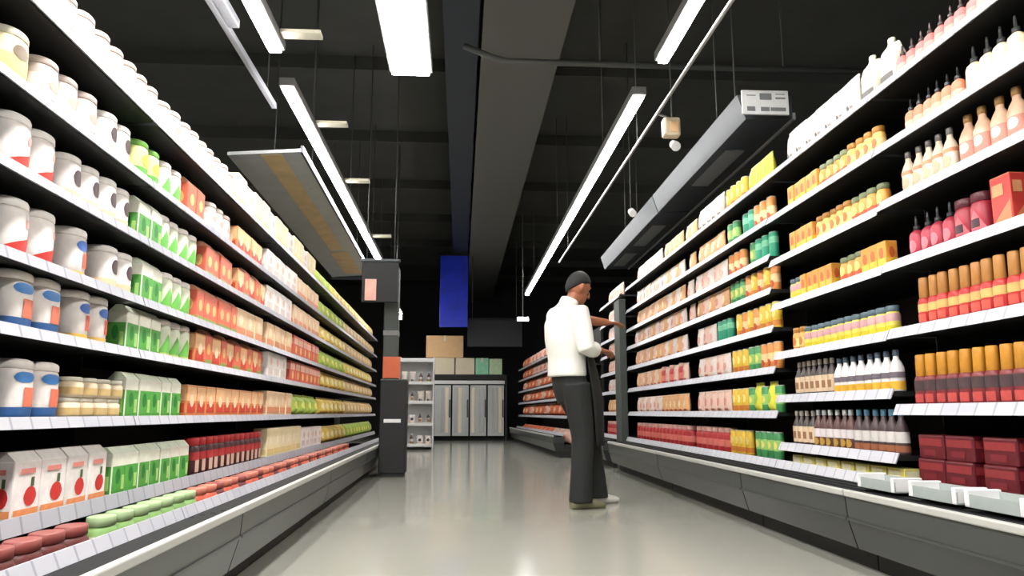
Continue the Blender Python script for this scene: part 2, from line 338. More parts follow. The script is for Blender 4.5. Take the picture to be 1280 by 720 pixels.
WH = (238, 230, 226); CR = (232, 220, 176); RD = (206, 58, 48); BL = (46, 98, 176); GR = (84, 164, 68); OR = (226, 132, 52); PK = (232, 178, 164); YE = (232, 204, 66); DK = (52, 34, 34); MR = (126, 30, 42)
LG = (176, 212, 130); PE = (236, 192, 158); AM = (214, 148, 62); TE = (52, 150, 120); NV = (40, 60, 96)
def D(look, cat, kind, W, T, H, body, lid=None, marks=(), pitch=None, p=2.3):
    return dict(look=look, cat=cat, kind=kind, W=W, T=T, H=H, body=body, lid=lid or body, marks=marks, pitch=pitch or W * (1.3 if kind == 'can' else 1.04), p=p)
r_ = 'rect'
DS = {
 # left side packs
 'tub_plain': D('plain white tub', 'tub', 'tub', .13, .125, 0.169, (206, 188, 180), (200, 184, 176), [(r_, -.6, .6, .2, .62, (232, 214, 206)), ('oval', -.25, .3, .36, .58, (210, 164, 150))]),
 'tub_pink': D('pinkish white tub', 'tub', 'tub', .115, .125, 0.164, (204, 180, 168), (198, 182, 172), [(r_, -.7, .7, .15, .6, (232, 204, 192)), ('oval', -.3, .3, .3, .55, WH), (r_, -.2, .3, .18, .25, (206, 140, 124))]),
 'tub_cream': D('cream yellow tub', 'tub', 'tub', .14, .125, 0.174, CR, (236, 228, 206), [(r_, -.7, .7, .12, .5, (226, 212, 130)), ('oval', -.35, .2, .45, .7, (120, 104, 84))]),
 'tub_red': D('white tub with red wedge', 'tub', 'tub', .145, .125, 0.180, WH, (246, 240, 236), [('tri', -.75, .55, .1, .42, RD), (r_, .1, .4, .52, .66, (226, 170, 160)), (r_, -.75, .75, .03, .09, (184, 60, 50))]),
 'tub_dark': D('white tub with dark emblem', 'tub', 'tub', .13, .125, 0.169, WH, (240, 234, 230), [('oval', -.2, .3, .36, .7, (70, 50, 54)), (r_, -.6, .6, .1, .24, (236, 206, 170)), (r_, -.75, .75, .02, .08, BL)]),
 'tub_blue': D('white tub with blue and red marks', 'tub', 'tub', .14, .125, 0.180, WH, (246, 240, 236), [('oval', -.3, .35, .55, .75, (64, 110, 190)), (r_, 0, .65, .22, .52, (220, 96, 70)), (r_, -.7, .7, .05, .14, (232, 190, 90))]),
 'pouch_blue': D('white pack with blue oval', 'tub', 'tub', .15, .125, 0.180, WH, (244, 236, 230), [('oval', -.45, .3, .60, .78, (66, 130, 200)), (r_, -.05, .62, .2, .52, (224, 118, 92)), (r_, -.8, .8, .0, .19, (50, 92, 146))], p=3),
 'green_box': D('bright green pack', 'carton', 'carton', .12, .075, 0.180, (238, 236, 220), (228, 236, 214), [(r_, -.96, .96, .03, .6, GR), ('oval', -.5, .2, .22, .55, (36, 122, 50)), (r_, .35, .8, .1, .4, (170, 214, 120))]),
 'green_yellow': D('yellow and green tub', 'tub', 'tub', .12, .125, 0.174, (228, 226, 150), (112, 170, 70), [(r_, -.8, .8, .08, .32, (96, 170, 70)), ('oval', -.3, .4, .36, .66, (222, 210, 70))]),
 'pale_green': D('pale green tub', 'tub', 'tub', .125, .125, 0.174, (226, 232, 206), WH, [('peak', -.7, .5, .08, .62, (110, 184, 84)), (r_, -.7, .7, .03, .12, (190, 204, 110))]),
 'red_pack': D('red orange pack', 'carton', 'carton', .12, .075, 0.185, (222, 108, 82), (228, 160, 132), [('oval', -.5, .5, .3, .62, (238, 190, 120)), (r_, -.96, .96, .03, .16, (150, 170, 80))]),
 'orange_pack': D('orange box with cream panel', 'box', 'box', .15, .08, 0.153, (226, 140, 84), (232, 190, 150), [(r_, -.96, .96, .5, .95, (240, 190, 140)), (r_, -.8, .8, .12, .42, (206, 70, 50)), ('oval', -.4, .4, .3, .7, (244, 216, 180))]),
 'peach_box': D('peach box', 'box', 'box', .2, .1, .17, (240, 204, 164), (244, 222, 190), [(r_, -.9, .9, .1, .35, (228, 150, 110)), ('oval', -.5, .4, .4, .8, (250, 226, 190))]),
 'red_box': D('coral red box', 'box', 'box', .2, .1, .17, (226, 104, 84), (238, 180, 160), [(r_, -.9, .9, .6, .9, (240, 190, 170)), ('oval', -.3, .4, .15, .55, (244, 208, 120))]),
 'cream_box': D('cream box', 'box', 'box', .2, .1, .2, (242, 226, 182), (246, 236, 204), [(r_, -.9, .9, .08, .28, (230, 206, 140)), ('oval', -.3, .3, .4, .75, (250, 240, 220))]),
 'yellow_bag': D('yellow bag', 'bag', 'bag', .3, .12, .165, (236, 206, 96), (240, 222, 150), [('oval', -.6, .5, .3, .72, (246, 232, 180)), (r_, -.7, .7, .1, .22, (206, 150, 60))]),
 'tan_bag': D('tan bag', 'bag', 'bag', .34, .12, .165, (226, 190, 130), (240, 214, 160), [('oval', -.6, .5, .3, .7, (240, 220, 180))]),
 'lime_bag': D('lime green bag', 'bag', 'bag', .3, .12, .165, (176, 204, 84), (206, 222, 130), [('oval', -.5, .5, .3, .7, (238, 230, 130))]),
 'white_pack': D('white box with pale print', 'box', 'box', .2, .1, .18, WH, WH, [(r_, -.8, .6, .15, .4, (222, 206, 200)), ('oval', -.3, .4, .5, .8, (230, 190, 170))]),
 'fruit_carton': D('white carton with red fruit', 'carton', 'carton', .15, .085, 0.196, WH, (240, 234, 228), [('oval', -.2, .75, .16, .46, (206, 52, 48)), (r_, .25, .5, .46, .6, (80, 96, 60)), (r_, -.9, .96, .02, .13, (236, 150, 96)), (r_, -.6, .5, .66, .74, (226, 140, 130))]),
 'red_top_pack': D('dark pack with red top', 'jar', 'jar', .105, .075, 0.185, (76, 36, 40), (196, 48, 52), [(r_, -.8, .8, .4, .62, (170, 50, 50)), (r_, -.25, .25, .08, .4, (214, 180, 160))], p=3),
 'small_beige': D('small beige tub', 'tub', 'jar', .105, .075, .07, (226, 206, 176), (228, 222, 206), [(r_, -.7, .7, .15, .5, (206, 176, 120))]),
 'deck_dark': D('dark tub with brownish lid', 'tub', 'jar', .13, .09, .15, (100, 46, 44), (140, 72, 66), [(r_, -.7, .7, .3, .6, (190, 60, 56))]),
 'deck_green': D('green tub with green lid', 'tub', 'jar', .13, .09, .15, (130, 170, 96), (150, 172, 128), [(r_, -.7, .7, .3, .6, (230, 226, 200))]),
 'deck_red': D('orange red tub with coral lid', 'tub', 'jar', .13, .09, .15, (206, 92, 64), (186, 110, 90), [(r_, -.7, .7, .3, .6, (240, 200, 160))]),
 # right side packs
 'pink_drop': D('pink dropper bottle', 'bottle', 'dropper_bottle', .07, .05, .16, (224, 108, 104), DK, [(r_, -.7, .7, .12, .4, (236, 150, 140))]),
 'coral_drop': D('coral bottle with dark dropper', 'bottle', 'dropper_bottle', .066, .05, .17, (222, 130, 96), (40, 40, 42), [(r_, -.7, .7, .12, .36, (238, 176, 150))]),
 'cream_drop': D('cream bottle with dark dropper', 'bottle', 'dropper_bottle', .08, .06, .21, (226, 204, 168), (60, 62, 60), [(r_, -.7, .7, .15, .4, (238, 224, 196))]),
 'cream_noz': D('cream bottle with grey nozzle', 'bottle', 'bottle', .075, .055, .21, (236, 212, 188), (110, 104, 100), [('oval', -.5, .5, .15, .42, (222, 170, 140)), (r_, -.7, .7, .46, .54, (210, 140, 100))]),
 'peach_noz': D('peach bottle with amber top', 'bottle', 'bottle', .09, .065, .22, (226, 180, 150), (150, 112, 60), [(r_, -.7, .7, .12, .46, (214, 130, 112)), ('oval', -.3, .4, .24, .44, (238, 210, 190))]),
 'magenta': D('crimson bottle with dark dropper', 'bottle', 'dropper_bottle', .078, .058, .2, (170, 46, 66), (44, 40, 44), [('oval', -.4, .4, .14, .42, (222, 120, 130))]),
 'crimson_jar': D('crimson jar', 'jar', 'jar', .1, .075, .18, (160, 40, 58), (90, 34, 44), [('peak', -.7, .7, .15, .6, (214, 96, 106)), (r_, -.3, .3, .2, .4, (60, 30, 40))]),
 'red_carton': D('red carton with orange corner', 'carton', 'box', .11, .07, .2, (202, 62, 54), (220, 120, 80), [('tri', -.9, .9, .1, .5, (226, 130, 90)), (r_, -.8, .3, .62, .85, (232, 160, 110))]),
 'gold_red': D('red bottle with gold cap', 'bottle', 'capped_bottle', .07, .05, .225, (192, 46, 44), (190, 132, 70), [(r_, -.8, .8, .30, .46, (206, 170, 100)), (r_, -.5, .5, .1, .26, (222, 84, 70))]),
 'amber_red': D('maroon bottle with amber cap', 'bottle', 'capped_bottle', .078, .056, .235, (122, 40, 44), (206, 142, 46), [(r_, -.8, .8, .3, .5, (70, 52, 54)), (r_, -.4, .5, .08, .24, (180, 70, 66))]),
 'maroon_box': D('maroon box', 'box', 'box', .19, .13, .105, (96, 20, 30), (130, 36, 42), [(r_, -.9, .9, .55, .85, (140, 44, 48)), (r_, -.6, .4, .15, .4, (120, 34, 42))]),
 'scarlet_box': D('tall scarlet box', 'box', 'box', .19, .13, .24, (196, 44, 38), (214, 90, 70), [(r_, -.9, .9, .42, .56, (226, 140, 110))]),
 'jug': D('white jug', 'jug', 'jug', .14, .1, .26, (222, 214, 198), (226, 222, 206), [(r_, -.5, .5, .1, .26, (90, 88, 84)), (r_, -.6, .6, .32, .4, (222, 214, 190))]),
 'white_bag': D('white bag with dark print', 'bag', 'bag', .125, .08, .21, (216, 206, 196), (222, 214, 204), [('oval', -.5, .1, .1, .3, (84, 80, 80)), (r_, .2, .6, .12, .26, (150, 140, 136))]),
 'orange_jar': D('orange jar with amber lid', 'jar', 'jar', .08, .06, .15, (226, 168, 90), (176, 120, 44), [(r_, -.8, .8, .2, .55, (238, 200, 130)), ('oval', -.35, .35, .25, .6, (206, 110, 50))]),
 'amber_jar': D('amber jar with dark lid', 'jar', 'jar', .08, .06, .145, (222, 150, 66), (120, 130, 96), [(r_, -.8, .8, .15, .35, (200, 84, 46)), ('oval', -.4, .4, .3, .65, (240, 200, 110))]),
 'orange_box': D('orange carton', 'box', 'box', .08, .06, .14, (224, 150, 60), (200, 170, 90), [(r_, -.9, .9, .1, .4, (232, 186, 60)), ('oval', -.5, .5, .4, .8, (206, 96, 50))]),
 'yellow_dark': D('yellow jar with slate lid', 'jar', 'jar', .08, .06, .14, (222, 204, 90), (88, 108, 118), [(r_, -.8, .8, .45, .72, (196, 150, 150)), (r_, -.8, .8, .08, .3, (206, 190, 40))]),
 'dark_stripe': D('dark bottle with pale label', 'bottle', 'bottle', .07, .055, .21, (70, 62, 60), (190, 180, 170), [(r_, -.7, .7, .1, .55, (214, 190, 160)), (r_, -.4, .4, .2, .4, (150, 110, 80))]),
 'yellow_white': D('white bottle with yellow base', 'bottle', 'bottle', .08, .06, .2, (226, 222, 220), (90, 108, 130), [(r_, -.8, .8, .04, .24, (222, 170, 50)), (r_, -.7, .7, .32, .46, (110, 100, 110))]),
 'blue_cap': D('dark bottle with blue cap', 'bottle', 'bottle', .075, .055, .215, (72, 56, 58), (96, 150, 180), [(r_, -.8, .8, .26, .5, (206, 200, 196)), (r_, -.8, .8, .06, .2, (150, 90, 60))]),
 'white_cap': D('brown bottle with white cap', 'bottle', 'bottle', .075, .055, .215, (92, 62, 58), (216, 220, 224), [(r_, -.8, .8, .28, .5, (214, 206, 206)), ('oval', -.5, .5, .06, .26, (180, 140, 60))]),
 'yellow_flat': D('flat yellow pack', 'pack', 'box', .15, .09, .05, (216, 206, 110), (228, 222, 150), [(r_, -.8, .6, .2, .8, (236, 230, 190))]),
 'green_can': D('green can', 'can', 'can', .088, .06, .18, (70, 150, 90), (200, 206, 196), [(r_, -.8, .8, .3, .7, (150, 200, 110)), ('oval', -.4, .4, .35, .65, (236, 220, 120))]),
 'yellow_can': D('yellow can', 'can', 'can', .088, .06, .18, (228, 190, 62), (206, 206, 190), [(r_, -.8, .8, .1, .3, (200, 120, 44)), ('oval', -.5, .4, .4, .75, (246, 226, 140))]),
 'orange_can': D('orange can', 'can', 'can', .088, .06, .18, (226, 146, 74), (206, 200, 190), [(r_, -.8, .8, .3, .62, (244, 206, 150)), ('oval', -.4, .4, .1, .4, (190, 70, 46))]),
 'teal_can': D('teal can', 'can', 'can', .088, .06, .18, (48, 158, 122), (180, 200, 190), [(r_, -.8, .8, .55, .8, (120, 200, 160))]),
 'ygreen_bag': D('yellow green bag', 'bag', 'bag', .13, .085, .2, (214, 212, 70), (180, 196, 84), [('oval', -.5, .5, .3, .7, (160, 190, 70))]),
 'pink_bag': D('pale pink bag', 'bag', 'bag', .165, .06, .172, (236, 200, 184), (242, 220, 206), [('oval', -.5, .4, .3, .7, (226, 150, 134)), (r_, -.5, .6, .1, .2, (200, 120, 100))]),
 'peach_bag': D('peach orange bag', 'bag', 'bag', .165, .06, .172, (232, 176, 126), (240, 206, 160), [('oval', -.5, .4, .3, .7, (246, 222, 180)), (r_, -.5, .6, .1, .2, (196, 84, 60))]),
 'red_bottle': D('red jar with pale lid', 'jar', 'jar', .15, .1, .19, (190, 48, 52), (224, 170, 160), [(r_, -.7, .7, .2, .5, (226, 120, 110))]),
 'tall_pink': D('white bag with pink patch', 'bag', 'bag', .165, .06, .172, (240, 226, 218), (244, 234, 226), [('oval', -.5, .5, .25, .62, (226, 160, 146))]),
 'lowwhite': D('low white tub', 'tub', 'jar', .14, .1, .07, (226, 226, 222), (238, 238, 234), [(r_, -.6, .6, .2, .6, (200, 206, 200))]),
 'far_orange': D('big orange bag', 'bag', 'bag', .56, .2, .23, (226, 112, 66), (236, 170, 130), [('oval', -.6, .5, .3, .7, (240, 200, 170)), (r_, -.8, .8, .08, .2, (150, 70, 60))]),
 'far_pink': D('big pink bag', 'bag', 'bag', .56, .2, .23, (234, 190, 172), (240, 214, 200), [('oval', -.6, .5, .3, .7, (226, 120, 90)), (r_, -.8, .8, .08, .2, (130, 90, 84))]),
}
for k, v in DS.items(): v['key'] = k
ORD = 'zeroth first second third fourth fifth sixth seventh eighth ninth tenth eleventh twelfth thirteenth fourteenth fifteenth sixteenth seventeenth eighteenth nineteenth twentieth'.split()
def ordn(n):
    if n <= 20: return ORD[n]
    return {2: 'twenty', 3: 'thirty', 4: 'forty'}[n // 10] + '-' + ORD[n % 10] if n % 10 else {3: 'thirtieth', 4: 'fortieth'}[n // 10]
SHN = ['top', 'second', 'third', 'fourth', 'fifth', 'sixth', 'seventh', 'bottom']
NAMES = {'dropper_bottle': 'dropper_bottle', 'capped_bottle': 'capped_bottle'}
_parts = {}; _cnt = {}
def put(run, key, s, Df, z, shelf, case, pre='', lean=0):
    d = DS[key]; pos = run.p(s, Df + d['T'] / 2, z)
    q = project(pos + Vector((0, 0, d['H'] * .6)))
    if not (-12 < q[0] < 1292 and -20 < q[1] < 735): return
    if key not in _parts: _parts[key] = make_design(d)
    look = (pre + ' ' if pre else '') + d['look']
    ck = (look, shelf, case); _cnt[ck] = _cnt.get(ck, 0) + 1
    sh = 'deck' if shelf == 'deck' else shelf + ' shelf'
    lab = '%s, %s from near end, %s, %s case' % (look, ordn(_cnt[ck]), sh, case)
    o = None
    for nm, me in _parts[key]:
        c = bpy.data.objects.new(nm, me); C.objects.link(c)
        if o is None:
            o = c; o.location = pos; o.rotation_euler = (lean, 0, run.rot() + random.uniform(-.03, .03))
            tag(o, lab, d['cat'], '%ss on the %s of the %s case' % (d['look'], sh, case))
        else: c.parent = o
def case_of(bounds, names, s):
    for i in range(5):
        if bounds[i] <= s < bounds[i + 1]: return names[i], i
    return (names[0], 0) if s < bounds[0] else (names[4], 4)

def fill(run, bounds, names, D0, z, shelf, segs, bay=None):
    """segs: (px_from, px_to, design or designs, pitch factor) along one shelf, nearest first"""
    s_end = None
    for seg in segs:
        pa, pb, keys = seg[:3]; f = seg[3] if len(seg) > 3 else 1.0
        keys = keys if isinstance(keys, tuple) else (keys,)
        a, b = run.at(pa, D0, z), run.at(pb, D0, z); a = a if s_end is None else max(a, s_end + .004)
        pitch = sum(DS[k]['pitch'] for k in keys) / len(keys) * f
        n = max(1, int((b - a) / pitch + .3)); k = 0; s = a
        while k < n and s < b + .3 * pitch:
            key = keys[k % len(keys)] if f != 9 else keys[0]; w = DS[key]['pitch'] * f
            cs, i = case_of(bounds, names, s + .01)
            if run is RIGHT and s < bounds[i] + .03: s = bounds[i] + .03
            if run is LEFT: cs, i = case_of(bounds, names, s + w / 2)
            elif s + w > bounds[i + 1] - .012 and i < 4: s = bounds[i + 1] + .03; cs, i = case_of(bounds, names, s + w / 2)
            if s + w > bounds[5] - .01: break
            put(run, key, s + w / 2, D0 + .03 + random.uniform(0, .008), z + .0125, shelf, cs)
            s += w; k += 1
        s_end = s

L8 = [
 [(-70, 150, ('tub_plain', 'tub_pink')), (152, 212, 'tub_pink'), (214, 300, ('tub_pink', 'tub_plain')), (303, 400, ('cream_box', 'white_pack', 'cream_box')), (402, 420, 'lime_bag'), (421, 470, 'yellow_bag')],
 [(-60, 62, 'tub_cream'), (64, 140, 'tub_plain'), (142, 182, 'tub_dark'), (184, 212, 'green_yellow'), (214, 240, 'pale_green'), (242, 268, 'red_pack'), (270, 300, 'tub_plain'), (302, 336, 'orange_pack'), (339, 375, 'white_pack'), (376, 404, 'peach_box'), (405, 436, 'lime_bag'), (437, 470, 'tan_bag')],
 [(-60, 94, 'tub_red'), (96, 180, 'tub_dark'), (182, 206, 'green_box'), (208, 262, 'pale_green'), (264, 300, 'red_pack'), (302, 336, ('orange_pack', 'red_pack')), (339, 370, 'white_pack'), (371, 404, 'peach_box'), (405, 436, 'yellow_bag'), (437, 470, 'tan_bag')],
 [(-60, 100, 'tub_red'), (102, 140, 'tub_blue'), (142, 182, 'tub_dark'), (184, 212, 'green_box'), (214, 250, 'pale_green'), (252, 300, 'red_pack'), (302, 336, 'peach_box'), (339, 370, 'peach_box'), (371, 404, 'red_box'), (405, 436, 'lime_bag'), (437, 470, 'yellow_bag')],
 [(-60, 104, 'pouch_blue'), (106, 164, 'tub_blue'), (166, 210, 'green_box'), (212, 248, 'pale_green'), (250, 336, ('orange_pack', 'red_pack')), (339, 366, 'white_pack'), (367, 404, 'red_box'), (405, 436, 'yellow_bag'), (437, 470, 'tan_bag')],
 [(-60, 96, 'pouch_blue'), (98, 164, 'small_beige'), (166, 238, 'green_box'), (240, 336, 'orange_pack'), (339, 370, 'peach_box'), (371, 404, 'lime_bag'), (405, 436, 'yellow_bag'), (437, 470, 'tan_bag')],
 [(-60, 146, 'fruit_carton'), (148, 248, 'green_box'), (250, 336, 'red_top_pack'), (339, 380, 'cream_box'), (381, 404, 'white_pack'), (405, 436, 'yellow_bag'), (437, 470, 'lime_bag')],
]
for i, segs in enumerate(L8): fill(LEFT, LB, LN, 1.25, ZL[i], SHN[i], segs)
# second layer of the stacked small tubs
s = LEFT.at(99, 1.25, .68)
for k in range(11):
    w = DS['small_beige']['pitch']; cs, _ = case_of(LB, LN, s + w / 2)
    if LEFT.at(164, 1.25, .68) < s: break
    if abs(s + w / 2 - 3.17) > .06: put(LEFT, 'small_beige', s + w / 2, 1.28, .6925 + .0705, 'sixth', cs, 'upper')
    s += w
fill(LEFT, LB, LN, 1.075, .2205 - .0125, 'deck', [(-40, 140, 'deck_dark'), (142, 258, 'deck_green'), (260, 440, ('deck_red', 'deck_red', 'deck_dark')), ])

Rn = [
 [(1330, 1112, 'pink_drop')],
 [(1330, 1192, 'cream_drop'), (1190, 1116, 'coral_drop')],
 [(1340, 1184, 'peach_noz'), (1182, 1122, 'cream_noz')],
 [(1340, 1262, 'red_carton'), (1258, 1225, 'red_carton'), (1222, 1186, 'crimson_jar'), (1184, 1126, 'magenta')],
 [(1340, 1130, 'gold_red')],
 [(1340, 1132, 'amber_red')],
]
Rm = [
 [(1110, 1064, 'jug'), (1062, 975, 'white_bag')],
 [(1106, 1062, 'orange_jar'), (1060, 1018, 'amber_jar'), (1016, 978, 'orange_box')],
 [(1112, 1062, 'amber_jar'), (1060, 1012, 'orange_jar'), (1010, 980, 'orange_box')],
 [(1116, 1076, 'orange_box'), (1074, 1036, 'amber_jar'), (1034, 996, 'orange_box'), (994, 982, 'yellow_dark')],
 [(1120, 1006, 'yellow_dark'), (1004, 984, 'orange_jar')],
 [(1126, 1042, 'yellow_white'), (1036, 984, 'dark_stripe')],
 [(1126, 1060, 'blue_cap'), (1058, 1012, 'white_cap'), (1010, 984, 'dark_stripe')],
]
Rf = [
 [(955, 928, 'ygreen_bag'), (926, 898, 'yellow_can'), (896, 868, 'white_bag'), (864, 826, 'peach_bag'), (822, 790, 'tall_pink'), (774, 757, 'pink_bag')],
 [(966, 940, 'orange_can'), (938, 918, 'teal_can'), (916, 900, 'green_can'), (898, 866, 'peach_bag'), (862, 826, ('peach_bag', 'tall_pink')), (822, 790, ('tall_pink', 'pink_bag')), (774, 757, 'pink_bag')],
 [(967, 944, 'teal_can'), (942, 926, 'green_can'), (924, 904, 'orange_can'), (902, 864, ('tall_pink', 'pink_bag')), (860, 826, ('tall_pink', 'peach_bag')), (822, 790, ('peach_bag', 'pink_bag')), (774, 757, 'tall_pink')],
 [(968, 930, ('orange_can', 'yellow_can')), (928, 906, 'green_can'), (904, 866, ('peach_bag', 'pink_bag')), (862, 790, ('pink_bag', 'tall_pink', 'peach_bag')), (774, 757, 'pink_bag')],
 [(968, 944, 'yellow_can'), (942, 910, ('orange_can', 'yellow_can')), (908, 890, 'teal_can'), (888, 864, ('tall_pink', 'pink_bag')), (860, 826, ('tall_pink', 'peach_bag')), (822, 790, ('peach_bag', 'pink_bag')), (774, 757, 'pink_bag')],
 [(968, 946, 'orange_can'), (944, 930, 'green_can'), (928, 908, 'yellow_can'), (906, 864, ('tall_pink', 'pink_bag')), (860, 826, ('pink_bag', 'red_bottle')), (822, 790, ('peach_bag', 'pink_bag')), (774, 757, 'tall_pink')],
 [(970, 930, ('green_can', 'ygreen_bag')), (928, 908, 'yellow_can'), (906, 864, 'pink_bag'), (860, 826, 'peach_bag'), (822, 790, ('tall_pink', 'pink_bag')), (774, 757, 'peach_bag')],
]
for i, segs in enumerate(Rn): fill(RIGHT, RB, RN, 2.0, ZRn[i], SHN[i], segs)
for i, segs in enumerate(Rm): fill(RIGHT, RB, RN, 2.0, ZRm[i], SHN[i], segs)
for i, segs in enumerate(Rf): fill(RIGHT, RB, RN, 2.0, ZRf[i], SHN[i], segs)
# the wells at the bottom of the right cases
s = 3.4
for k in range(4):
    put(RIGHT, 'maroon_box', s - .02, 2.06, .3995, 'deck', 'front right', 'lower'); put(RIGHT, 'maroon_box', s - .03, 2.062, .3995 + .107, 'deck', 'front right', 'upper'); s -= .2 if k != 1 else .25
put(RIGHT, 'scarlet_box', 2.56, 2.04, .3995, 'deck', 'front right')
fill(RIGHT, RB, RN, 2.03, (.3995 - .0125), 'deck', [(968, 934, 'green_can'), (932, 908, 'yellow_can'), (906, 862, 'red_bottle'), (858, 790, 'red_bottle'), (774, 757, 'red_bottle')])
s = 3.62
for k in range(8): put(RIGHT, 'yellow_flat', s, 2.03, .3995, 'deck', 'second right'); s += .158
# far run
for i, z in enumerate(ZF):
    for k in range(11):
        key = 'far_pink' if (i < 2 and k < 8) or (i + k) % 4 == 0 else 'far_orange'
        put(FAR, key, 12.7 + k * .61, 2.16, z + .0125, SHN[i], 'far right')
for k in range(11): put(FAR, 'far_orange' if k > 2 else 'far_pink', 12.7 + k * .61, 2.12, .1985, 'deck', 'far right')

# white clip-on trays on the deck edge of the front right case
for k, (s, nm) in enumerate(((3.4, 'farthest'), (2.98, 'middle'), (2.62, 'nearest'))):
    o = thing('display_tray', '%s of the three clear trays clipped along the front right case edge' % nm, 'tray', RIGHT.p(s, 1.87, .372), RIGHT.rot(), 'clear trays on the deck edge')
    b = MB(); w = .155
    b.box(-w, w, -.06, .06, 0, .006, M['tray']); b.box(-w, w, -.06, -.055, .006, .045, M['tray']); b.box(-w, w, .055, .06, .006, .055, M['tray'])
    build('tray_body', b, o)
    for x in (-w + .012, w - .012): build('end_clip', MB().box(x - .012, x + .012, -.065, .065, 0, .062, M['sign'], .004), o)

# ------------------------------------------------------------------ ceiling things
def linear_light(x, y0, y1, z, w, label, lit_beams=(), m='tube'):
    t = thing('linear_light', label, 'ceiling light', (x, (y0 + y1) / 2, z)); L = (y1 - y0) / 2
    build('housing', MB().box(-w / 2 - .02, w / 2 + .02, -L - .02, L + .02, .03, .10, M['house'], .008), t)
    build('diffuser', MB().box(-w / 2, w / 2, -L, L, 0, .035, M[m], .01), t)
    for f in (-.7, 0., .7): build('hanger_rod', MB().tube([(0, f * L, .1), (0, f * L, 5.2 - z)], .006, M['pipe2'], 6), t)
    for yb in lit_beams: build('lit_beam_plate', MB().box(w / 2 + .03, w / 2 + .30, yb - (y0 + y1) / 2 - .05, yb - (y0 + y1) / 2 + .05, .06, .085, M['pale']), t)  # pale plates: lamp light on the cross beams, put into their colour
linear_light(-1.38, 5.72, 12.6, 3.2, .08, 'long white strip light hanging over the left cases, the farther one', (6.6, 8.3, 11.0))
linear_light(-1.32, -8.5, 5.1, 3.2, .085, 'white strip light at the top left, the nearer one', (4.35, 4.95))
linear_light(-1.55, 13.4, 19.5, 3.2, .08, 'far strip light added to brighten the cooler, mostly hidden behind the black hanging sign')  # added lamp, brightens the cooler and boxes at the aisle end
linear_light(1.41, 5.70, 16.1, 3.2, .075, 'long white strip light running above the person, right of the duct')
linear_light(1.435, -8.5, 5.08, 3.2, .07, 'white strip light at the top right, nearer than the person')
linear_light(-.395, -7.5, 5.4, 3.2, .28, 'wide bright panel light near the top centre', (), 'tube2')
t = thing('sprinkler_pipe', 'dark pipe crossing the ceiling under the wide grey duct', 'pipe', (1.9, 6.75, 4.0))
build('pipe_run', MB().tube([(-1.9, 0.0, .14), (-1.62, 0, .03), (-1.5, 0, 0), (4.9, 0, 0)], .03, M['pipe2'], 10), t)
for x in (-.6, 1.2, 3.0): build('pipe_hanger', MB().tube([(x, 0, .03), (x, 0, 1.02)], .007, M['pipe2'], 6), t)
t = thing('conduit', 'thin pale conduit running along the aisle beside the right strip light', 'conduit', (1.55, 8, 3.12))
build('conduit_run', MB().tube([(0.03, -9, 0), (0.03, -2.4, 0), (.03, 4, 0)], .014, M['pipe'], 8), t)
for y in (-5., -1.5, 3.): build('conduit_hanger', MB().tube([(0.03, y, .01), (0.03, y, 2.08)], .005, M['pipe2'], 6), t)
t = thing('ceiling_sensor', 'beige boxy sensor hanging from the thin conduit on the right', 'sensor', (1.69, 5.8, 3.0))
build('sensor_body', MB().box(-.07, .07, -.05, .05, -.08, .08, M['beige'], .02), t)
build('sensor_face', MB().box(-.02, .05, -.056, -.048, -.05, .04, M['card'], .004), t)
build('sensor_arm', MB().tube([(-.10, .0, .115), (-.05, 0, .10), (0, 0, .07)], .01, M['pipe'], 8), t)
t = thing('light_track', 'silver lighting track at the top left beside the strip light', 'track', (-1.63, 3.6, 3.3))
build('track_rail', MB().box(-.02, .02, -3.4, 2.75, 0, .05, M['silver'], .004), t)
build('driver_box', MB().box(.025, .10, -.6, 1.35, .0, .06, M['silver'], .006), t)
for y in (-1., 1., 2.5): build('hanger_rod', MB().tube([(0, y, .05), (0, y, 1.72)], .006, M['pipe2'], 6), t)
for k, (x, y, z, lb) in enumerate(((1.95, 6.6, 3.15, 'nearer small white spotlight above the right sign canopy'), (2.0, 8.6, 3.05, 'farther small white spotlight above the right sign canopy'))):
    t = thing('spotlight', lb, 'spotlight', (x, y, z), 0, 'small spotlights')
    build('spot_head', MB().tube([(0, -.05, -.03), (0, .03, .02), (0, .06, .035)], [.045, .04, .02], M['sign'], 12), t)
    build('spot_stem', MB().tube([(0, .05, .03), (0, .05, 5.2 - z)], .008, M['pipe2'], 6), t)

# suspended canopies
t = thing('sign_canopy', 'grey hanging canopy with tan wood strip over the left cases', 'canopy', (-1.83, 9.9, 3.03), .0145)
def slab(x0, x1, y0, y1, z0, z1, zt0, zt1, m): return MB().hexa([(x0, y0, z0), (x1, y0, z1), (x1, y1, z1), (x0, y1, z0), (x0, y0, zt0), (x1, y0, zt1), (x1, y1, zt1), (x0, y1, zt0)], m)
def panel(x0, x1, y0, y1, z0, z1, th, m):
    b = MB(); b.hexa([(x0, y0, z0), (x1, y0, z1), (x1, y1, z1), (x0, y1, z0), (x0, y0, z0 + th), (x1, y0, z1 + th), (x1, y1, z1 + th), (x0, y1, z0 + th)], m); return b
build('canopy_panel', panel(-.34, .31, -3.15, 3.15, -.02, .03, .03, M['can']), t)
build('wood_strip', panel(-.05, .13, -3.12, 1.0, -.005, .009, .006, M['tan']), t)
build('wood_strip', panel(-.08, .18, 1.15, 2.9, -.008, .011, .006, M['tan']), t)
build('edge_trim', MB().box(.305, .33, -3.15, 3.15, .02, .09, M['can2'], .004), t)
build('end_bar', MB().box(-.36, .34, 3.15, 3.21, -.05, .08, M['can2'], .004), t)
for x, y in ((-.2, -2), (.2, -2), (-.2, 2), (.2, 2)): build('hanger_rod', MB().tube([(x, y, .02), (x, y, 2.17)], .007, M['pipe2'], 6), t)
